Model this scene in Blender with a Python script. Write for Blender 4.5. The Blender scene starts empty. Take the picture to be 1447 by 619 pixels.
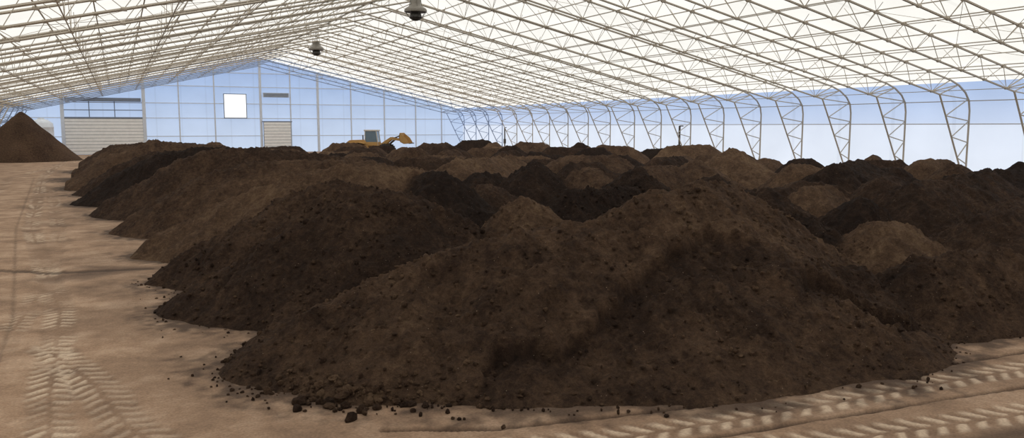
import bpy, bmesh, math, random
import numpy as np
from mathutils import Vector, Matrix

random.seed(7); rng=np.random.RandomState(11)
scene=bpy.context.scene
scene.view_settings.view_transform='Standard'
col=scene.collection

# ------------------------------------------------------------------ helpers
def lin(c):
    return tuple(((v/255.)/12.92 if v/255.<=0.04045 else (((v/255.)+0.055)/1.055)**2.4) for v in c)+(1.,)

def new_mat(name):
    m=bpy.data.materials.new(name); m.use_nodes=True
    nt=m.node_tree; nt.nodes.clear()
    out=nt.nodes.new('ShaderNodeOutputMaterial')
    return m,nt,out
def N(nt,t,**kw):
    n=nt.nodes.new(t)
    for k,v in kw.items(): setattr(n,k,v)
    return n
def L(nt,a,b): nt.links.new(a,b)

def simple_mat(name,rgb,rough=0.6,metal=0.0,var=0.12,scale=3.0):
    m,nt,out=new_mat(name)
    p=N(nt,'ShaderNodeBsdfPrincipled'); L(nt,p.outputs[0],out.inputs[0])
    p.inputs['Roughness'].default_value=rough; p.inputs['Metallic'].default_value=metal
    tc=N(nt,'ShaderNodeTexCoord'); no=N(nt,'ShaderNodeTexNoise'); no.inputs['Scale'].default_value=scale; no.inputs['Detail'].default_value=5
    L(nt,tc.outputs['Object'],no.inputs['Vector'])
    mx=N(nt,'ShaderNodeMix',data_type='RGBA')
    c=lin(rgb)
    mx.inputs[6].default_value=tuple(v*(1-var) for v in c[:3])+(1,)
    mx.inputs[7].default_value=tuple(min(1,v*(1+var)) for v in c[:3])+(1,)
    L(nt,no.outputs['Fac'],mx.inputs[0]); L(nt,mx.outputs[2],p.inputs['Base Color'])
    return m

def fabric_mat(name,stops,strength,zmin,zmax,seam=4.4,seam_axis=1,seam_dark=0.93,base=(0.2,0.21,0.22)):
    """back-lit membrane: colour varies with height (stops = [(z,rgb)])"""
    m,nt,out=new_mat(name)
    p=N(nt,'ShaderNodeBsdfPrincipled'); L(nt,p.outputs[0],out.inputs[0])
    p.inputs['Base Color'].default_value=base+(1,); p.inputs['Roughness'].default_value=0.8; p.inputs['Specular IOR Level'].default_value=.2
    tc=N(nt,'ShaderNodeTexCoord'); sp=N(nt,'ShaderNodeSeparateXYZ'); L(nt,tc.outputs['Object'],sp.inputs[0])
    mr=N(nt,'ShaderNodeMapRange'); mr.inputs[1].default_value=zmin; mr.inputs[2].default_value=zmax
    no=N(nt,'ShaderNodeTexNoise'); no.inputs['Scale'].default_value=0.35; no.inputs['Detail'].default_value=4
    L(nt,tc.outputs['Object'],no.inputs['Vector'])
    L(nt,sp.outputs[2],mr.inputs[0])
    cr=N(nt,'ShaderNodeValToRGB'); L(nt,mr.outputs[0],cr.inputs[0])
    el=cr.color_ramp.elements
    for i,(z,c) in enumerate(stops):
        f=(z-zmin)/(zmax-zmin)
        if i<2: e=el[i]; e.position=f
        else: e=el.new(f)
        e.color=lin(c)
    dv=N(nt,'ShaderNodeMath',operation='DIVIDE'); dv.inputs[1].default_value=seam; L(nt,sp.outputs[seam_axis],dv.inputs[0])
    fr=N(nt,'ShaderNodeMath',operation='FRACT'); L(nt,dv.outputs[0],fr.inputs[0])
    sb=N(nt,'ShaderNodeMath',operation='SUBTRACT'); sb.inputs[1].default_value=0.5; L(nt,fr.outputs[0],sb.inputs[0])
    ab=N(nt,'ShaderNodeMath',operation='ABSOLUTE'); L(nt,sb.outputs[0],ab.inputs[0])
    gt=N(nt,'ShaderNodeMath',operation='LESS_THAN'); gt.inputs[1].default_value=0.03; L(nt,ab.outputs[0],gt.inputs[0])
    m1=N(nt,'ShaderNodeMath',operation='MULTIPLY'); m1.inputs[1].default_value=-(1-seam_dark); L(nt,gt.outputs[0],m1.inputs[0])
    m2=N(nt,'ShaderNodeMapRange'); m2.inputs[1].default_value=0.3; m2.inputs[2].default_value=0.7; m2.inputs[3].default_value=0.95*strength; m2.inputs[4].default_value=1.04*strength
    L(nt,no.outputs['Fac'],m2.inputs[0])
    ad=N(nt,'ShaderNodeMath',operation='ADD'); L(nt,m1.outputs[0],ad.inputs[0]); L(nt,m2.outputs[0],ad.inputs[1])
    L(nt,cr.outputs[0],p.inputs['Emission Color']); L(nt,ad.outputs[0],p.inputs['Emission Strength'])  # daylight through the fabric is put in as the surface's own glow
    return m

def mesh_obj(name,verts,faces,mats,smooth=False,midx=None):
    me=bpy.data.meshes.new(name); me.from_pydata([tuple(v) for v in verts],[],faces); 
    for m in mats: me.materials.append(m)
    if midx is not None: me.polygons.foreach_set('material_index',np.array(midx,dtype=np.int32))
    if smooth: me.polygons.foreach_set('use_smooth',np.ones(len(me.polygons),dtype=bool))
    me.update()
    o=bpy.data.objects.new(name,me); col.objects.link(o); return o

class Build:
    def __init__(s): s.v=[];s.f=[];s.m=[]
    def tube(s,p,q,r,n=5,mi=0,r2=None):
        p=Vector(p);q=Vector(q);d=(q-p)
        if d.length<1e-6: return
        d.normalize()
        u=d.orthogonal().normalized();w=d.cross(u)
        b=len(s.v); r2=r if r2 is None else r2
        for c,rr in((p,r),(q,r2)):
            for i in range(n):
                a=2*math.pi*i/n; s.v.append(tuple(c+(u*math.cos(a)+w*math.sin(a))*rr))
        for i in range(n):
            j=(i+1)%n; s.f.append((b+i,b+j,b+n+j,b+n+i)); s.m.append(mi)
        s.f.append(tuple(b+i for i in reversed(range(n)))); s.m.append(mi)
        s.f.append(tuple(b+n+i for i in range(n))); s.m.append(mi)
    def poly(s,pts,r,n=5,mi=0):
        for a,b in zip(pts[:-1],pts[1:]): s.tube(a,b,r,n,mi)
    def box(s,lo,hi,mi=0,bev=0.0,M=None):
        bm=bmesh.new(); bmesh.ops.create_cube(bm,size=1)
        lo=Vector(lo);hi=Vector(hi)
        for v in bm.verts: v.co=Vector([(lo[i]+hi[i])/2+v.co[i]*(hi[i]-lo[i]) for i in range(3)])
        if bev>0: bmesh.ops.bevel(bm,geom=bm.edges[:],offset=bev,segments=2,affect='EDGES',profile=0.6)
        s.add(bm,mi,M)
    def prism(s,pts,y0,y1,mi=0,bev=0.0,M=None):
        bm=bmesh.new()
        a=[bm.verts.new((x,y0,z)) for x,z in pts]; b=[bm.verts.new((x,y1,z)) for x,z in pts]
        n=len(pts); bm.faces.new(a); bm.faces.new(list(reversed(b)))
        for i in range(n): bm.faces.new((a[i],b[i],b[(i+1)%n],a[(i+1)%n]))
        bmesh.ops.recalc_face_normals(bm,faces=bm.faces[:])
        if bev>0: bmesh.ops.bevel(bm,geom=bm.edges[:],offset=bev,segments=2,affect='EDGES')
        s.add(bm,mi,M)
    def lathe(s,prof,c,n=24,mi=0,axis='z'):
        b=len(s.v)
        for r,z in prof:
            for i in range(n):
                a=2*math.pi*i/n; x=r*math.cos(a); y=r*math.sin(a)
                if axis=='z': p=(c[0]+x,c[1]+y,c[2]+z)
                elif axis=='y': p=(c[0]+x,c[1]+z,c[2]+y)
                else: p=(c[0]+z,c[1]+x,c[2]+y)
                s.v.append(p)
        for k in range(len(prof)-1):
            for i in range(n):
                j=(i+1)%n; s.f.append((b+k*n+i,b+k*n+j,b+(k+1)*n+j,b+(k+1)*n+i)); s.m.append(mi)
    def add(s,bm,mi,M=None):
        if M is not None: bm.transform(M)
        b=len(s.v); bm.verts.index_update()
        for v in bm.verts: s.v.append(tuple(v.co))
        for f in bm.faces: s.f.append(tuple(b+v.index for v in f.verts)); s.m.append(mi)
        bm.free()
    def make(s,name,mats,smooth=False):
        return mesh_obj(name,s.v,s.f,mats,smooth,s.m)

# ------------------------------------------------------------------ noise
def _hash(ix,iy,seed):
    h=(ix.astype(np.int64)*374761393+iy.astype(np.int64)*668265263+seed*1442695041)&0xFFFFFFFF
    h=((h^(h>>13))*1274126177)&0xFFFFFFFF
    h=h^(h>>16)
    return (h&0xFFFFFF)/float(0xFFFFFF)
def vnoise(x,y,seed=0):
    ix=np.floor(x);iy=np.floor(y);fx=x-ix;fy=y-iy
    fx=fx*fx*(3-2*fx);fy=fy*fy*(3-2*fy)
    a=_hash(ix,iy,seed);b=_hash(ix+1,iy,seed);c=_hash(ix,iy+1,seed);d=_hash(ix+1,iy+1,seed)
    return (a*(1-fx)+b*fx)*(1-fy)+(c*(1-fx)+d*fx)*fy
def fbm(x,y,octv=4,seed=0,gain=0.5):
    s=0;a=1;t=0
    for i in range(octv):
        c,sn=math.cos(0.6*i),math.sin(0.6*i)
        s=s+a*(vnoise((x*c-y*sn)*2**i+13.7*i,(x*sn+y*c)*2**i+7.3*i,seed+i)-0.5); t+=a; a*=gain
    return s/t*2   # ~ -1..1
def sstep(a,b,x):
    t=np.clip((x-a)/(b-a),0,1); return t*t*(3-2*t)

# ------------------------------------------------------------------ building dims
XR=46.5; XL=-12.5; XC=17.0; YF=112.0; YB=-14.0
ZRIDGE=12.6
prof_r=[(46.5,0),(46.5,4.5),(46.38,5.1),(46.0,5.65),(45.3,6.1),(44.5,6.42)]
SL=(ZRIDGE-6.42)/(44.5-XC)
def roofz(x): return ZRIDGE-SL*abs(x-XC)

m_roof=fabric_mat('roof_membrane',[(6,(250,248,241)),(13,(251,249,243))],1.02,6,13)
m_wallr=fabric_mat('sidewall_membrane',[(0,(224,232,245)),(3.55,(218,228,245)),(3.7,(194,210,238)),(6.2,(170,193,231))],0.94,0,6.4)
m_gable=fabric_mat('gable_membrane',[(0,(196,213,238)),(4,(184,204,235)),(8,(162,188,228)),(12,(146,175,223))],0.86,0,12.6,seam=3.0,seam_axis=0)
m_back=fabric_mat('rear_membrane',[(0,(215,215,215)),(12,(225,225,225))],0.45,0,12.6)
m_steel=simple_mat('galvanised_steel',(182,172,156),0.55,0.05)
m_steel_bluelit=simple_mat('galvanised_steel_bluelit',(142,157,184),0.55,0.1)  # same steel for far frames, blue gable light painted into its colour
m_whitest=simple_mat('painted_white_steel',(208,215,224),0.6,0)

left=lambda x:2*XC-x
v=[(x,y,z) for y in (YB,YF) for x,z in [(left(45.3),6.1),(left(44.5),6.42),(XC,ZRIDGE),(44.5,6.42),(45.3,6.1)]]
mesh_obj('ceiling',v,[(i,i+1,i+6,i+5) for i in range(4)],[m_roof])
pr=prof_r[:5]
n=len(pr)
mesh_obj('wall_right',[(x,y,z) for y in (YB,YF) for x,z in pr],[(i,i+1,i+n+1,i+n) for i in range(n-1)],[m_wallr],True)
mesh_obj('wall_left',[(left(x),y,z) for y in (YB,YF) for x,z in pr],[(i,i+1,i+n+1,i+n) for i in range(n-1)],[m_back],True)
gp=[(x,z) for x,z in prof_r]+[(XC,ZRIDGE)]+[(left(x),z) for x,z in reversed(prof_r)]
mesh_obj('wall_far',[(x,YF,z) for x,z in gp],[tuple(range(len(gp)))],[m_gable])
mesh_obj('wall_back',[(x,YB,z) for x,z in gp],[tuple(range(len(gp)))],[m_back])

# ------------------------------------------------------------------ trusses
outer=[(46.3,0.0),(46.3,4.4),(46.18,5.0),(45.8,5.5),(45.15,5.93),(44.4,6.2)]
def frame_pts():
    out=list(outer); 
    nst=14
    xs=np.linspace(44.4,XC,nst+1)[1:]
    for x in xs: out.append((x,ZRIDGE-0.22-SL*(x-XC)))
    inn=[(46.05,0.35),(45.42,1.6),(44.78,2.85),(44.15,4.1),(43.5,5.35)]
    xs2=np.linspace(42.8,XC,nst+1)
    for x in xs2: inn.append((x,ZRIDGE-1.3-SL*(x-XC)))
    return out,inn,xs,xs2
out,inn,xs,xs2=frame_pts()
NS=14
frameY=[31.9+4.4*k for k in range(-10,19)]
for Y in frameY:
    b=Build()
    for mir in (False,True):
        f=(lambda p:(left(p[0]),Y,p[1])) if mir else (lambda p:(p[0],Y,p[1]))
        b.poly([f(p) for p in out],0.06); b.poly([f(p) for p in inn],0.055)
        lw=[(46.05,0.35),(46.3,1.2),(45.42,1.6),(46.3,2.5),(44.78,2.85),(46.3,3.8),(44.15,4.1),(46.1,5.1),(43.5,5.35),(45.15,5.93),(42.8,inn[5][1]),(44.4,6.2)]
        b.poly([f(p) for p in lw],0.036)
        o=[(44.4,6.2)]+out[6:]; ii=inn[5:]
        for k in range(len(o)-1):
            b.tube(f(ii[k]),f(o[k+1]),0.018,4); b.tube(f(ii[k+1]),f(o[k+1]),0.018,4)
            c=Vector(f(o[k+1])); b.tube(c-Vector((.12,0,0)),c+Vector((.12,0,0)),.085,6)
            c=Vector(f(ii[k])); b.tube(c-Vector((.1,0,0)),c+Vector((.1,0,0)),.075,6)
        p=f((46.2,0)); b.box((p[0]-0.25,Y-0.2,0),(p[0]+0.25,Y+0.2,0.06))
    b.make('roof_truss',[m_steel if Y<97 else m_steel_bluelit])
b=Build()
y0,y1=frameY[0],frameY[-1]
for mir in (False,True):
    fx=(lambda x:left(x)) if mir else (lambda x:x)
    for k in range(0,NS+1):
        x=44.4 if k==0 else xs[k-1]
        b.tube((fx(x),y0,ZRIDGE-0.14-SL*(x-XC)),(fx(x),y1,ZRIDGE-0.14-SL*(x-XC)),0.034,4)
    for k in range(0,NS,2):
        x=xs2[k]; b.tube((fx(x),y0,ZRIDGE-1.3-SL*(x-XC)),(fx(x),y1,ZRIDGE-1.3-SL*(x-XC)),0.026,4)
    for i in range(0,len(frameY)-1,1):
        ya,yb=frameY[i],frameY[i+1]
        for k in range(0,NS-2,3):
            xa=44.4 if k==0 else xs[k-1]; xb=xs[k+2]
            za,zb=ZRIDGE-0.2-SL*(xa-XC),ZRIDGE-0.2-SL*(xb-XC)
            if i%4==0:
                b.tube((fx(xa),ya,za),(fx(xb),yb,zb),0.014,3); b.tube((fx(xb),ya,zb),(fx(xa),yb,za),0.014,3)
        for k in range(0,NS,2):
            x=xs2[k]; zi=ZRIDGE-1.3-SL*(x-XC); zo=zi+1.15
            b.tube((fx(x),ya,zi),(fx(x),ya+1.1,zo),0.016,3); b.tube((fx(x),ya,zi),(fx(x),ya-1.1,zo),0.016,3)
    for z in (0.5,3.62,5.0):
        xx=46.42 if z<4.6 else 46.2
        b.tube((fx(xx),y0,z),(fx(xx),y1,z),0.035,4)
b.make('roof_purlins',[m_steel])

# gable frame
b=Build()
for X in (-10,-5.9,3.1,7.2,11.5,17.3,21.2,24.9,29.5,34.3,39,43):
    wd=0.16 if X in(-5.9,3.1,17.3,24.9) else 0.08
    b.box((X-wd,YF-0.2,0),(X+wd,YF-0.04,roofz(X)-0.1))
for z in (2.2,4.5,6.4,8.6,10.4):
    hw=min(29.3,(ZRIDGE-z)/SL-0.2)
    b.box((XC-hw,YF-0.18,z-0.05),(XC+hw,YF-0.05,z+0.05))
b.make('gable_girts',[m_whitest])
m_door=simple_mat('rollup_door_slats',(238,238,236),0.6,0); m_grey=simple_mat('grey_trim',(120,130,146),0.6,0.2)
DY=YF-.25
b=Build()
for i in range(11):
    z=0.04+i*0.4; b.box((-5.7,DY-0.24,z),(2.9,DY-0.12,z+0.36),0,0.03)
b.box((-5.75,DY-0.16,0.03),(2.95,DY-0.08,4.45),1)
b.box((-6.1,DY-0.3,0.03),(-5.7,DY,7.2),2); b.box((2.9,DY-0.3,0.03),(3.3,DY,8.8),2)
b.box((-5.7,DY-0.3,4.42),(2.9,DY,4.6),1)
b.box((-5.6,DY-0.5,6.5),(2.8,DY,6.95),1,0.04)
b.box((-5.7,DY-0.25,5.4),(2.9,DY,5.5),1)
for X in (-3,-0.2): b.box((X-.05,DY-0.2,4.6),(X+.05,DY,6.5),1)
b.make('door_1',[m_door,m_grey,m_whitest])
b=Build()
for i in range(10):
    z=0.04+i*0.4; b.box((17.6,DY-0.2,z),(21.1,DY-0.1,z+0.36),0,0.03)
b.box((17.55,DY-0.14,0.03),(21.15,DY-0.02,4.1),1); b.box((17.4,DY-0.2,4.02),(21.3,DY,4.15),1)
b.make('door_2',[m_door,m_grey])
m_win=fabric_mat('bright_window_pane',[(0,(255,255,255)),(12,(255,255,255))],1.3,0,12)
m_white=simple_mat('window_frame_white',(225,230,236),0.5)
b=Build(); b.box((12.7,DY-0.1,4.6),(15.4,DY-0.02,7.6),0)
for lo,hi in (((12.6,4.5),(15.5,4.6)),((12.6,7.6),(15.5,7.7)),((12.6,4.6),(12.7,7.6)),((15.4,4.6),(15.5,7.6))):
    b.box((lo[0],DY-0.16,lo[1]),(hi[0],DY,hi[1]),1)
b.make('window_1',[m_win,m_grey])
b=Build(); b.box((17.6,DY-.2,7.3),(21.0,DY-.02,7.9),0)
for i in range(5): b.box((17.7,DY-.25,7.35+i*.11),(20.9,DY-.18,7.4+i*.11),1)
b.make('wall_vent',[m_whitest,m_grey])

# ------------------------------------------------------------------ hanging ventilator lamps
m_lamp=simple_mat('lamp_housing',(128,122,112),0.5,0.3); m_lampd=simple_mat('lamp_dark',(72,68,64),0.5,0.3)
for Y in (20.6,48.5,76.4):
    b=Build(); c=(XC,Y,0)
    b.lathe([(0.0,11.35),(0.3,11.35),(0.33,11.0),(0.36,10.92),(0.66,10.72),(0.7,10.64),(0.7,10.52),(0.62,10.5),(0.55,10.5),(0.0,10.5)],c,24,0)
    b.lathe([(0.28,10.5),(0.36,10.35),(0.38,10.2),(0.26,10.05),(0.12,10.0),(0.0,10.0)],c,20,1)
    for a in range(4):
        dx,dy=0.42*math.cos(a*math.pi/2),0.42*math.sin(a*math.pi/2)
        b.tube((XC+dx,Y+dy,10.8),(XC+dx*.4,Y+dy*.4,12.3),0.022,5)
    for a in range(8):
        dx,dy=math.cos(a*math.pi/4),math.sin(a*math.pi/4)
        b.tube((XC+dx*.66,Y+dy*.66,10.5),(XC+dx*.35,Y+dy*.35,10.12),0.018,4,1)
    b.make('hanging_lamp',[m_lamp,m_lampd],False)

# ------------------------------------------------------------------ pile field
P=[]
def addw(pts,slope=.68,r=.5,tone=.5,gid=0): P.append((pts,slope,r,tone,gid))
def row_end(pts,slope,r,tone,gid,dx=.6): addw([(p[0]+dx,p[1],p[2]) for p in pts],slope,r,tone,gid)
# front windrow
addw([(2.1,11.9,.5),(2.7,11.9,.85),(4.2,11.7,1.46),(5.6,11.5,1.82),(7.0,11.4,1.92),(8.3,11.4,2.3),(9.2,11.5,2.46)],.61,.18,.58,0)
addw([(9.2,11.5,2.46),(10.2,11.7,2.36),(11.3,11.8,1.88),(12.2,11.8,1.37),(13.1,11.8,.8)],.76,.18,.56,0)
addw([(7.7,15.0,2.0)],.84,.12,.62,1)
addw([(9.2, 10.4, 1.0), (9.9, 10.2, 1.08), (10.9, 9.95, 1.12), (11.6, 9.8, 1.0)],.86,0.15,0.44,0)
addw([(12.9, 9.6, 1.1), (14.6, 9.4, 1.25)],0.88,0.2,0.46,0)
addw([(10.2,8.75,.3),(10.8,8.7,.34)],.55,.1,.6,0)
# windrows ending on the left aisle
row_end([(.9,16.3,.5),(1.5,16.2,.9),(2.7,15.9,1.59),(3.8,15.6,2.02),(4.7,15.4,2.12),(5.6,15.2,1.81),(6.4,15,1.3)],.76,.15,.34,1,.4)
row_end([(.9,19.6,.7),(1.6,19.5,1.1),(2.8,19.2,1.81),(4.0,18.9,2.18),(5,18.7,2.0),(6,18.5,1.7)],.78,.15,.44,2,.5)
row_end([(.8,23.8,.8),(2.2,23.5,1.48),(3.8,23.2,2.13),(5.5,23,2.36),(7.3,22.8,2.2),(8.3,23.2,2.0)],.76,.15,.7,3)
row_end([(.3,29.3,.9),(1.6,29,1.68),(3.2,28.7,2.25),(5,28.5,2.35),(7.5,28.2,2.2),(9,28,1.9)],.76,.18,.56,4)
row_end([(.1,35.3,1.2),(1.6,35,2.2),(3.5,34.7,2.65),(5.5,34.5,2.45),(9,34,2.1)],.76,.2,.42,5)
row_end([(-.3,41.2,1.5),(1,41,2.2),(3,40.8,2.5),(6,40.5,2.3)],.72,.25,.08,6)
row_end([(-.4,46.5,1.6),(1,46.3,2.1),(4,46,2.2)],.7,.25,.3,6)
row_end([(-.6,52,1.9),(1.2,52,2.6),(4,51.5,2.3)],.66,.3,.6,7)
row_end([(-.8,60,2.0),(2,60,2.4),(6,60,2.1)],.62,.35,.45,7)
row_end([(-.8,70,2.0),(2,70,2.3),(6,70,2.0)],.62,.35,.4,7)
addw([(8.1, 22.3, 2.15), (8.31, 21.4, 2.2)],0.8,0.15,0.05,8)
addw([(12.77, 24.44, 2.3)],0.74,0.15,0.1,8)
addw([(14.34, 20.62, 2.2)],0.78,0.15,0.12,8)
addw([(14.56, 23.67, 2.1)],0.68,0.2,0.5,8)
addw([(10.08, 22.32, 1.7)],0.66,0.25,0.35,8)
addw([(12.21, 29.77, 2.15), (15.91, 32.87, 2.1)],0.66,0.2,0.7,9)
addw([(18.2,31.7,2.1),(21.2,32.2,2.1)],.66,.2,.55,9)
addw([(26.2,29.8,2.4)],.6,.2,.72,9); addw([(20.7,25.6,2.1)],.66,.2,.55,9)
addw([(23.7,21.5,2.05),(27.7,23.7,2.05)],.7,.2,.15,10); addw([(16.3,19.6,1.95)],.74,.2,.3,10)
addw([(14.9,15.6,1.95)],.8,.15,.32,10); addw([(13.6,13.7,1.5),(13.9,12.9,1.4)],.86,.15,.22,10)
addw([(14.6,11.9,1.4),(15.4,11.9,1.4)],.82,.15,.66,10)
addw([(19.9,15.1,1.9),(24.2,16.1,2.0)],.74,.2,.25,11); addw([(16.1,13.9,1.75)],.82,.15,.15,11)
addw([(17.1,11.2,1.55),(20.3,12.2,1.75)],.76,.2,.36,11)
row=0; Y=20.0
while Y<82:
    x=(6.0 if Y>43 else 11.0)+rng.rand()*2
    rowt=rng.rand()
    while x<40.5:
        h=1.35+0.7*rng.rand()
        dx=.5+rng.rand()*2.2
        yy=Y+rng.randn()*1.0
        if not (abs(x-25.4)<6 and yy>79):
            t=np.clip(0.32+0.25*(rowt-.3)+0.22*rng.randn(),0.05,.72)
            addw([(x,yy,h),(min(40.5,x+dx),yy+rng.randn()*.6,h*(.92+.12*rng.rand()))],.68+.14*rng.rand(),.15,t,12+row//2)
        x+=3.4+rng.rand()*3.4
    Y+=4.8; row+=1
for (x,y,h,t) in ((18.5,17.7,1.65,.6),(23,18.8,1.8,.35),(28,15,1.8,.4),(30,20,1.8,.3),(34,24,1.8,.5),(24,12.4,1.6,.4)):
    addw([(x,y,h),(x+1.2,y+.5,h*.95)],.76,.15,t,11)

def spaced(a,b,fn):
    o=[a]
    while o[-1]<b: o.append(o[-1]+fn(o[-1]))
    o[-1]=b; return np.array(o)
xa=spaced(-2.8,45.4,lambda x:0.03 if .2<x<12 else (.05 if x<=.2 else 0.03+(x-12)*0.0055))
ya=spaced(6.6,92.0,lambda y:0.028 if y<12.5 else 0.028+(y-12.5)*0.0043)
def pile_field(xa,ya):
    X,Y=np.meshgrid(xa,ya,indexing='ij')
    wx=X+.22*fbm(X*.5,Y*.5,3,3)+.12*fbm(X*1.7,Y*1.7,2,5)
    wy=Y+.22*fbm(X*.5+50,Y*.5,3,4)+.12*fbm(X*1.7+9,Y*1.7,2,6)
    H=np.full(X.shape,-3.0);G=np.zeros(X.shape,dtype=np.int32);HM=np.full(X.shape,-3.0)
    TW=np.full(X.shape,1e-9);TS=np.full(X.shape,.5e-9)
    for pts,s,r,tone,gid in P:
        R=max(p[2] for p in pts)/s+2.2
        i0=np.searchsorted(xa,min(p[0] for p in pts)-R);i1=np.searchsorted(xa,max(p[0] for p in pts)+R)
        j0=np.searchsorted(ya,min(p[1] for p in pts)-R);j1=np.searchsorted(ya,max(p[1] for p in pts)+R)
        if i1<=i0 or j1<=j0: continue
        sl=(slice(i0,i1),slice(j0,j1)); ax,ay=wx[sl],wy[sl]
        segs=list(zip(pts[:-1],pts[1:])) if len(pts)>1 else [(pts[0],pts[0])]
        best=np.full(ax.shape,-9.)
        for a,b_ in segs:
            dx,dy=b_[0]-a[0],b_[1]-a[1];l2=dx*dx+dy*dy+1e-9
            t=np.clip(((ax-a[0])*dx+(ay-a[1])*dy)/l2,0,1)
            d=np.hypot(ax-a[0]-t*dx,ay-a[1]-t*dy)
            best=np.maximum(best,a[2]+(b_[2]-a[2])*t-s*(np.sqrt(d*d+r*r)-r))
        h0=H[sl];k=.06
        m=best>HM[sl]
        G[sl]=np.where(m,gid,G[sl]);HM[sl]=np.maximum(HM[sl],best)
        w=np.exp(np.clip(best,-2,3)/.06); TW[sl]+=w; TS[sl]+=w*tone
        hh=np.clip(.5+.5*(best-h0)/k,0,1)
        H[sl]=h0*(1-hh)+best*hh+k*hh*(1-hh)
    return X,Y,H,TS/TW,G
X,Y,H,T,G=pile_field(xa,ya)
amp=sstep(-.2,.6,H)
tone=T-.03+.2*fbm(X*.8,Y*.8,4,71)+.16*fbm(X*4,Y*4,2,73)
# slumped face along the front: fresh dark material below an irregular scarp
sc_x=np.array([3.6,4.4,5.4,6.4,7.5,8.6,9.4]);sc_y=np.array([9.0,9.4,9.45,9.7,10.15,10.4,10.3])
yl=np.interp(X,sc_x,sc_y)+.45*fbm(X*1.1,Y*1.1,4,65)+.12*fbm(X*5,Y*5,2,66)
below=sstep(0,.08,yl-Y)*sstep(3.5,4.4,X)*(1-sstep(9.0,9.8,X))
fade=np.clip(1-(yl-Y)/1.2,0,1)
H=H-.2*below*fade*amp
tone=tone-.27*below*(.3+.7*fade)
H=H+amp*(.07*fbm(X*.9,Y*.9,3,21)+.06*fbm(X*2.6,Y*2.6,3,31))
rid=1-np.abs(fbm(X*3.2,Y*3.2,3,41))*2
clod=np.maximum(0,fbm(X*5.5,Y*5.5,2,57)-.15); clod2=np.maximum(0,fbm(X*11,Y*11,2,58)-.2)
H=H+amp*(.035*rid+.13*clod+.07*clod2)+ (.3+.7*amp)*(.04*fbm(X*8,Y*8,2,51)+.022*fbm(X*16,Y*16,1,55))
# dug-out scarp in the low bench on the right: everything in front of a ragged line drops steeply
yc=8.98+.28*np.sin((X-9.0)*1.9)+.3*fbm(X*1.3,Y*0+3,4,61)+.1*fbm(X*6,Y*6,2,62)
wx_=sstep(9.2,9.9,X)*(1-sstep(11.4,12.0,X))
cut=sstep(0,.10,yc-Y)*wx_
cf=np.clip(1-(yc-Y)/.75,0,1)
H=H-.34*cut*cf*sstep(.1,.5,H)
tone=tone-.26*cut*(.25+.75*cf)
def dark(cx,cy,rx,ry,amt):
    global tone
    q=np.hypot((X-cx)/rx,(Y-cy)/ry)+.5*fbm(X*1.6,Y*1.6,5,81)
    tone=tone-amt*(1-sstep(.4,1.2,q))
dark(11,9.5,2.2,1,.14); dark(8.0,9.8,1.5,.7,.08)
tone=np.clip(tone,0,1)

def grid_faces(nx,ny):
    i,j=np.meshgrid(np.arange(nx-1),np.arange(ny-1),indexing='ij')
    a=i*ny+j
    return np.stack([a,a+ny,a+ny+1,a+1],-1).reshape(-1,4)
def mk_grid(name,co,faces,mat,attrs):
    used=np.unique(faces); mp=np.full(co.shape[0],-1,dtype=np.int64); mp[used]=np.arange(len(used))
    f=mp[faces]; c=co[used]
    me=bpy.data.meshes.new(name)
    me.vertices.add(len(c)); me.vertices.foreach_set('co',c.astype(np.float32).ravel())
    me.loops.add(f.size); me.loops.foreach_set('vertex_index',f.astype(np.int32).ravel())
    me.polygons.add(len(f)); me.polygons.foreach_set('loop_start',(np.arange(len(f))*4).astype(np.int32))
    me.polygons.foreach_set('use_smooth',np.ones(len(f),dtype=bool))
    me.update(calc_edges=True)
    for k,v_ in attrs.items():
        at=me.attributes.new(k,'FLOAT','POINT'); at.data.foreach_set('value',v_.ravel()[used].astype(np.float32))
    me.materials.append(mat); me.validate()
    o=bpy.data.objects.new(name,me); col.objects.link(o); return o

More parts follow.
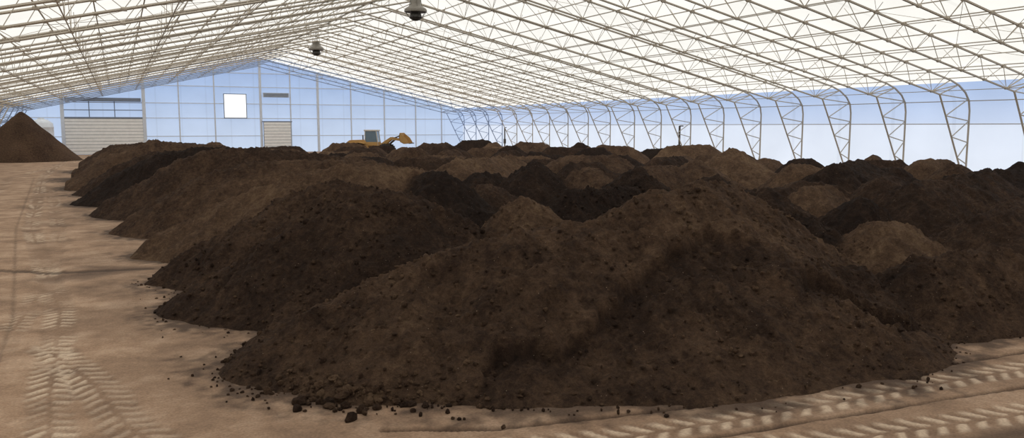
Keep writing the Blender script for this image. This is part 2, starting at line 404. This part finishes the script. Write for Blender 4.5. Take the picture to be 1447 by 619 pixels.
def compost_mat():
    m,nt,out=new_mat('compost_soil')
    p=N(nt,'ShaderNodeBsdfPrincipled'); L(nt,p.outputs[0],out.inputs[0])
    p.inputs['Roughness'].default_value=.95; p.inputs['Specular IOR Level'].default_value=.1
    tc=N(nt,'ShaderNodeTexCoord')
    at=N(nt,'ShaderNodeAttribute',attribute_name='tone')
    n1=N(nt,'ShaderNodeTexNoise');n1.inputs['Scale'].default_value=8;n1.inputs['Detail'].default_value=10;n1.inputs['Roughness'].default_value=.85
    L(nt,tc.outputs['Object'],n1.inputs['Vector'])
    s=N(nt,'ShaderNodeMath',operation='MULTIPLY_ADD');s.inputs[1].default_value=1.7;s.inputs[2].default_value=-.85;L(nt,n1.outputs['Fac'],s.inputs[0])
    ad=N(nt,'ShaderNodeMath',operation='ADD');L(nt,at.outputs['Fac'],ad.inputs[0]);L(nt,s.outputs[0],ad.inputs[1])
    cr=N(nt,'ShaderNodeValToRGB');L(nt,ad.outputs[0],cr.inputs[0])
    e=cr.color_ramp.elements
    e[0].position=0;e[0].color=lin((46,36,31));e[1].position=1;e[1].color=lin((146,119,93))
    x=e.new(.35);x.color=lin((74,57,46)); x=e.new(.65);x.color=lin((108,85,67))
    vo=N(nt,'ShaderNodeTexVoronoi');vo.inputs['Scale'].default_value=16;L(nt,tc.outputs['Object'],vo.inputs['Vector'])
    lt=N(nt,'ShaderNodeMath',operation='LESS_THAN');lt.inputs[1].default_value=.10;L(nt,vo.outputs['Distance'],lt.inputs[0])
    sc=N(nt,'ShaderNodeSeparateColor');L(nt,vo.outputs['Color'],sc.inputs[0])
    g2=N(nt,'ShaderNodeMath',operation='GREATER_THAN');g2.inputs[1].default_value=.9;L(nt,sc.outputs[0],g2.inputs[0])
    mu=N(nt,'ShaderNodeMath',operation='MULTIPLY');L(nt,lt.outputs[0],mu.inputs[0]);L(nt,g2.outputs[0],mu.inputs[1])
    mx=N(nt,'ShaderNodeMix',data_type='RGBA');L(nt,mu.outputs[0],mx.inputs[0]);L(nt,cr.outputs[0],mx.inputs[6]);mx.inputs[7].default_value=lin((185,162,140))
    L(nt,mx.outputs[2],p.inputs['Base Color'])
    n2=N(nt,'ShaderNodeTexNoise');n2.inputs['Scale'].default_value=16;n2.inputs['Detail'].default_value=8;n2.inputs['Roughness'].default_value=.78
    L(nt,tc.outputs['Object'],n2.inputs['Vector'])
    bp=N(nt,'ShaderNodeBump');bp.inputs['Strength'].default_value=1.0;bp.inputs['Distance'].default_value=.2
    L(nt,n2.outputs['Fac'],bp.inputs['Height']);L(nt,bp.outputs[0],p.inputs['Normal'])
    return m
m_comp=compost_mat()
co=np.stack([X,Y,H],-1).reshape(-1,3)
F=grid_faces(len(xa),len(ya))
hf=H.ravel()[F].max(1); keep=hf>-.03
F=F[keep]; gf=G.ravel()[F[:,0]]
for g in np.unique(gf):
    ff=F[gf==g]
    if len(ff)<30: continue
    mk_grid('compost_pile',co,ff,m_comp,{'tone':tone})

xb=np.linspace(-12.35,-2.5,90);yb=np.linspace(86,104,110)
A,B=np.meshgrid(xb,yb,indexing='ij')
d=np.hypot(A+8.6+.2*fbm(A*.4,B*.4,3,91),B-95+.4*fbm(A*.4,B*.4,3,92))
h=4.95-1.0*(np.sqrt(d*d+.03)-.17)+.12*fbm(A,B,3,93)
F2=grid_faces(90,110); F2=F2[h.ravel()[F2].max(1)>-.03]
mk_grid('compost_pile',np.stack([A,B,h],-1).reshape(-1,3),F2,m_comp,{'tone':np.clip(.5+.2*fbm(A*.6,B*.6,3,94),0,1)})

# ------------------------------------------------------------------ ground
xg=spaced(XL,XR,lambda x:(0.04 if x<14 else 0.04+(x-14)*.03) if x>-4 else max(.04,min(.3,(-4-x)*.08)))
yg=spaced(YB,YF,lambda y:max(.03,min(.6,(5-y)*.1)) if y<5 else (.03 if y<8.5 else (.035 if y<15 else .035+(y-15)*.008)))
GX,GY=np.meshgrid(xg,yg,indexing='ij')
GZ=.02*fbm(GX*.5,GY*.5,3,101)+.01*fbm(GX*3,GY*3,3,102)
lug=np.zeros_like(GX); rut=np.zeros_like(GX); crk=np.zeros_like(GX)
def track(pts,w,lugs=True,depth=.02,amt=1.,pitch=.26,pmin=0.):
    global GZ,lug,rut,crk
    best=np.full(GX.shape,1e9);S=np.zeros_like(GX);SD=np.zeros_like(GX);acc=0
    for a,b_ in zip(pts[:-1],pts[1:]):
        dx,dy=b_[0]-a[0],b_[1]-a[1];l=math.hypot(dx,dy)
        t=np.clip(((GX-a[0])*dx+(GY-a[1])*dy)/l/l,0,1)
        ex,ey=GX-a[0]-t*dx,GY-a[1]-t*dy; d=np.hypot(ex,ey); sg=(ex*dy-ey*dx)/l
        m=d<best; best=np.where(m,d,best);S=np.where(m,acc+t*l,S);SD=np.where(m,sg,SD);acc+=l
    wob=.05*fbm(GX*1.2,GY*1.2,2,110)+.02*fbm(GX*6,GY*6,2,111)
    patch=np.maximum(pmin,sstep(-.25,.4,fbm(GX*.9,GY*.9,4,113)))
    if lugs:
        ins=1-sstep(w/2-.06,w/2+.06,best+wob)
        ph=((S+np.abs(SD)*.75+.05*fbm(GX*5,GY*5,2,114)+np.where(SD>0,pitch/2,0))/pitch)%1.0
        lg=ins*sstep(.05,.3,ph)*(1-sstep(.5,.75,ph))*sstep(.02,.05,np.abs(SD))
        lug=np.maximum(lug,lg*patch*amt)
        GZ=GZ-depth*ins+.02*lg*patch*amt
        rut=np.maximum(rut,ins*.38*amt)
    else:
        ins=1-sstep(w/2-.02,w/2+.03,best+wob*.4)
        GZ=GZ-depth*ins; crk=np.maximum(crk,ins*amt)
track([(-.8,9),(-.97,11.8),(-1.15,17.2),(-2.9,32.5),(-4.8,64),(-5,100)],.55,amt=.85)
track([(-3.0,12),(-3.2,17.2),(-4.9,32.5),(-6.8,64),(-3,100)],.55,amt=.6)
track([(.35,9.0),(-.07,10.2),(-.49,12.2),(-1.2,14.5)],.6,amt=.95,pmin=.4)
track([(-1.9,14),(-1.6,20),(-1.9,30),(-3.4,50)],.5,amt=.5)
track([(3.5,7.7),(4.9,7.35),(7.3,7.2),(11.9,6.95),(16,6.6)],.5,amt=1.,pitch=.3,pmin=.75)
track([(4.5,6.9),(6.7,6.3),(9.9,5.8),(14,5)],.55,amt=1.,pitch=.3,pmin=.75)
track([(2.6,8.75),(3.8,8.2),(7,7.68),(12.6,7.5),(18,7.6)],.07,False,.05,1.)
track([(4,7.0),(7,6.82),(11,6.4),(15,6)],.05,False,.05,1.)
track([(-1.6,8),(-1.9,17),(-3.3,32),(-5.3,64)],.06,False,.02,.35)
track([(-4,23.5),(-2.8,22.9),(-1.2,21.9),(.5,21.6)],.3,False,.02,.7)
_,_,HB,_,_=pile_field(xg,yg)
soil=sstep(-.5,.05,HB+.3*fbm(GX*1.5,GY*1.5,4,120)+.3*fbm(GX*6,GY*6,2,121))
cor=1-sstep(.5,1.2,np.hypot((GX-8.9)/1.3,(GY-5.2)/.5)+.3*fbm(GX*2,GY*2,3,123)); soil=np.maximum(soil,cor*.9)
wet=(1-sstep(.3,1.0,np.hypot((GX+.6)/2.0,(GY-21.6)/1.3)+.6*fbm(GX*1.2,GY*1.2,3,124)))
wet=np.maximum(wet,.6*sstep(.15,.6,fbm(GX*.55,GY*.3,5,130)))
wet=np.maximum(wet,.45*sstep(-1.6,-.3,HB+.5*fbm(GX*.8,GY*.8,3,131)))
def ground_mat():
    m,nt,out=new_mat('packed_dirt_floor')
    p=N(nt,'ShaderNodeBsdfPrincipled');L(nt,p.outputs[0],out.inputs[0]);p.inputs['Roughness'].default_value=.9;p.inputs['Specular IOR Level'].default_value=.2
    tc=N(nt,'ShaderNodeTexCoord')
    n1=N(nt,'ShaderNodeTexNoise');n1.inputs['Scale'].default_value=.9;n1.inputs['Detail'].default_value=10;n1.inputs['Roughness'].default_value=.7
    L(nt,tc.outputs['Object'],n1.inputs['Vector'])
    cr=N(nt,'ShaderNodeValToRGB');L(nt,n1.outputs['Fac'],cr.inputs[0])
    e=cr.color_ramp.elements;e[0].position=.3;e[0].color=lin((118,95,77));e[1].position=.7;e[1].color=lin((192,164,138))
    x=e.new(.5);x.color=lin((160,131,106))
    def mixa(prev,attr,colr,f):
        a=N(nt,'ShaderNodeAttribute',attribute_name=attr);mm=N(nt,'ShaderNodeMath',operation='MULTIPLY');mm.inputs[1].default_value=f;L(nt,a.outputs['Fac'],mm.inputs[0])
        mx=N(nt,'ShaderNodeMix',data_type='RGBA');L(nt,mm.outputs[0],mx.inputs[0]);L(nt,prev,mx.inputs[6]);mx.inputs[7].default_value=lin(colr);return mx.outputs[2]
    c=mixa(cr.outputs[0],'wet',(88,70,58),.7)
    c=mixa(c,'rut',(92,70,55),.8)
    c=mixa(c,'lug',(220,198,172),.75)
    c=mixa(c,'crack',(52,40,33),.9)
    c=mixa(c,'soil',(66,52,43),.85)
    n3=N(nt,'ShaderNodeTexNoise');n3.inputs['Scale'].default_value=30;n3.inputs['Detail'].default_value=6;L(nt,tc.outputs['Object'],n3.inputs['Vector'])
    mr=N(nt,'ShaderNodeMapRange');mr.inputs[1].default_value=.3;mr.inputs[2].default_value=.7;mr.inputs[3].default_value=.78;mr.inputs[4].default_value=1.14;L(nt,n3.outputs['Fac'],mr.inputs[0])
    vm=N(nt,'ShaderNodeVectorMath',operation='SCALE');L(nt,c,vm.inputs[0]);L(nt,mr.outputs[0],vm.inputs['Scale'])
    L(nt,vm.outputs[0],p.inputs['Base Color'])
    bp=N(nt,'ShaderNodeBump');bp.inputs['Strength'].default_value=.5;bp.inputs['Distance'].default_value=.02;L(nt,n3.outputs['Fac'],bp.inputs['Height']);L(nt,bp.outputs[0],p.inputs['Normal'])
    return m
m_ground=ground_mat()
mk_grid('floor',np.stack([GX,GY,GZ],-1).reshape(-1,3),grid_faces(len(xg),len(yg)),m_ground,{'lug':lug,'rut':rut,'soil':soil,'wet':wet,'crack':crk})

# ------------------------------------------------------------------ clods
bm=bmesh.new();bmesh.ops.create_icosphere(bm,subdivisions=2,radius=1);tv=np.array([v.co[:] for v in bm.verts]);tf=np.array([[v.index for v in f.verts] for f in bm.faces]);bm.free()
def samp(arr,x,y):
    i=np.clip(np.searchsorted(xa,x),0,len(xa)-1);j=np.clip(np.searchsorted(ya,y),0,len(ya)-1);return arr[i,j]
n=90000
x=rng.uniform(-1.2,14,n);y=rng.uniform(6.7,20,n)
hb=samp(H,x,y);tn=samp(tone,x,y)
foc=np.exp(-((x-1.9)**2/5+(y-9.7)**2/2.0))
prob=np.where(hb<0,np.exp(hb/.10)*.28,np.where(hb<.2,.25,.07))
prob=prob*np.where(hb<.3,(.3+1.8*foc),1)
k=rng.rand(n)<prob
x,y,hb,foc,tn=x[k],y[k],hb[k],foc[k],tn[k]
s=.01+.016*rng.rand(len(x))**2+ np.where(hb<.25,(.012+.045*foc)*rng.rand(len(x))**3,.024*rng.rand(len(x))**4)
z=np.maximum(hb,0.0)
V=[];FF=[];off=0
for i in range(len(x)):
    sc=s[i]*(1+.35*rng.randn(3).clip(-1,1)); 
    w=tv*(1+.22*rng.randn(len(tv),1).clip(-1.5,1.5)*.6)
    a=rng.rand()*6.28;ca,sa=math.cos(a),math.sin(a)
    w=w*sc; w=np.stack([w[:,0]*ca-w[:,1]*sa,w[:,0]*sa+w[:,1]*ca,w[:,2]],-1)+np.array([x[i],y[i],z[i]+s[i]*.3])
    V.append(w);FF.append(tf+off);off+=len(tv)
V=np.concatenate(V);FF=np.concatenate(FF)
me=bpy.data.meshes.new('compost_clods');me.from_pydata(V.tolist(),[],FF.tolist());me.materials.append(m_comp)
at=me.attributes.new('tone','FLOAT','POINT');at.data.foreach_set('value',np.repeat(np.clip(np.where(hb>0,tn,.4)+.4*(rng.rand(len(x))-.4),0,1),len(tv)).astype(np.float32))
me.update();o=bpy.data.objects.new('compost_clods',me);col.objects.link(o)

# ------------------------------------------------------------------ wheel loader
m_yel=simple_mat('loader_yellow',(178,140,84),.7,.0);m_tyre=simple_mat('tyre_rubber',(48,44,42),.9);m_gl=simple_mat('cab_glass',(120,140,155),.15,.3);m_cabw=simple_mat('cab_white',(205,200,190),.5);m_dk=simple_mat('dark_steel',(80,72,62),.6,.4)
b=Build()
for x_ in (-1.5,1.35):
    for s_ in (-1,1):
        yc=s_*.95
        b.lathe([(.0,-.24),(.35,-.25),(.4,-.2),(.68,-.24),(.76,-.16),(.78,0),(.76,.16),(.68,.24),(.4,.2),(.35,.25),(0,.24)],(x_,yc,.78),24,1,'y')
        b.lathe([(0,-.27),(.3,-.27),(.33,-.2)],(x_,yc,.78),16,0,'y'); b.lathe([(0,.27),(.3,.27),(.33,.2)],(x_,yc,.78),16,0,'y')
        for i in range(20):
            a=i/20*6.283
            M=Matrix.Translation((x_,yc,.78))@Matrix.Rotation(a,4,'Y')
            b.box((-.05,-.22,.74),(.05,.22,.82),1,0,M)
b.prism([(-2.9,.8),(-2.9,1.75),(-2.6,1.95),(-.9,2.0),(-.6,1.5),(-.4,.75),(-2.5,.6)],-.68,.68,0,.05)
b.box((-2.98,-.6,.75),(-2.88,.6,1.7),4,.02)
b.box((-1.3,-.12,1.95),(-1.2,0,2.5),4)
b.prism([(-.6,.6),(-.6,1.35),(.8,1.4),(1.9,1.1),(2.0,.6)],-.45,.45,0,.04)
b.prism([(-.85,1.4),(-.9,2.95),(.35,2.95),(.55,1.4)],-.6,.6,2,.04)
for (xA,xB) in ((-.9,-.88),(.55,.35)):
    for s_ in(-1,1): b.tube((xA,s_*.62,1.4),(xB,s_*.62,2.95),.05,6,3)
b.box((-1.0,-.68,2.92),(.5,.68,3.08),3,.04)
b.box((-.9,-.66,1.35),(.58,.66,1.75),0,.03)
for s_ in (-1,1):
    b.prism([(.7,1.25),(.75,1.55),(1.9,2.3),(3.0,2.05),(3.05,1.85),(1.95,2.0),(1.0,1.2)],s_*.42-.07,s_*.42+.07,0,.015)
    b.tube((1.0,s_*.3,.95),(2.2,s_*.38,1.95),.06,8,4)
    b.prism([(-2.3,1.55),(-1.5,1.68),(-.8,1.55),(-.8,1.62),(-1.5,1.76),(-2.3,1.63)],s_*.95-.28,s_*.95+.28,0,0)
b.tube((1.2,0,1.75),(2.9,0,2.45),.07,8,4)
bk=[(3.05,2.75),(2.95,2.2),(3.1,1.75),(3.5,1.55),(4.05,1.6),(4.05,1.66),(3.52,1.63),(3.18,1.8),(3.04,2.22),(3.13,2.72)]
b.prism(bk,-1.2,1.2,0,0)
for s_ in(-1.2,1.16): b.prism([(3.05,2.72),(2.97,2.2),(3.12,1.77),(3.5,1.57),(4.03,1.62),(3.7,2.2)],s_,s_+.04,0,0)
for i in range(7): b.box((4.0,-1.15+i*.36,1.57),(4.18,-1.03+i*.36,1.66),4)
o=b.make('wheel_loader',[m_yel,m_tyre,m_gl,m_cabw,m_dk])
o.location=(25.2,86.0,0.02); o.rotation_euler=(0,0,math.radians(-30))

b=Build()
b.lathe([(0,0),(1.25,0),(1.25,.9),(1.29,.95),(1.25,1.0),(1.25,1.9),(1.29,1.95),(1.25,2.0),(1.25,3.3),(1.29,3.35),(1.25,3.4),(1.2,3.8),(.7,4.2),(.35,4.3),(.35,4.4),(0,4.42)],(-7.9,108,0),28)
b.make('water_tank',[m_white],True)
for yy,zz in ((96.5,3.3),(59.5,3.5)):
    b=Build()
    b.tube((46.0,yy,0),(46.0,yy,zz),.09,8); b.tube((46.0,yy,zz),(46.0,yy-.5,zz),.05,6); b.box((45.9,yy-.2,1.2),(46.1,yy+.2,1.8),0,.02)
    b.make('utility_post',[m_dk])

# ------------------------------------------------------------------ world & camera
w=bpy.data.worlds.new('World');scene.world=w;w.use_nodes=True
bg=w.node_tree.nodes['Background'];bg.inputs[0].default_value=(.6,.75,1,1);bg.inputs[1].default_value=.8
cam=bpy.data.cameras.new('camera');co_=bpy.data.objects.new('camera',cam);col.objects.link(co_)
cam.sensor_width=36;cam.lens=36*1136/1447;cam.clip_end=500
co_.location=(0,0,3.5);co_.rotation_euler=(math.radians(90-6.6),0,math.radians(-26.0))
scene.camera=co_
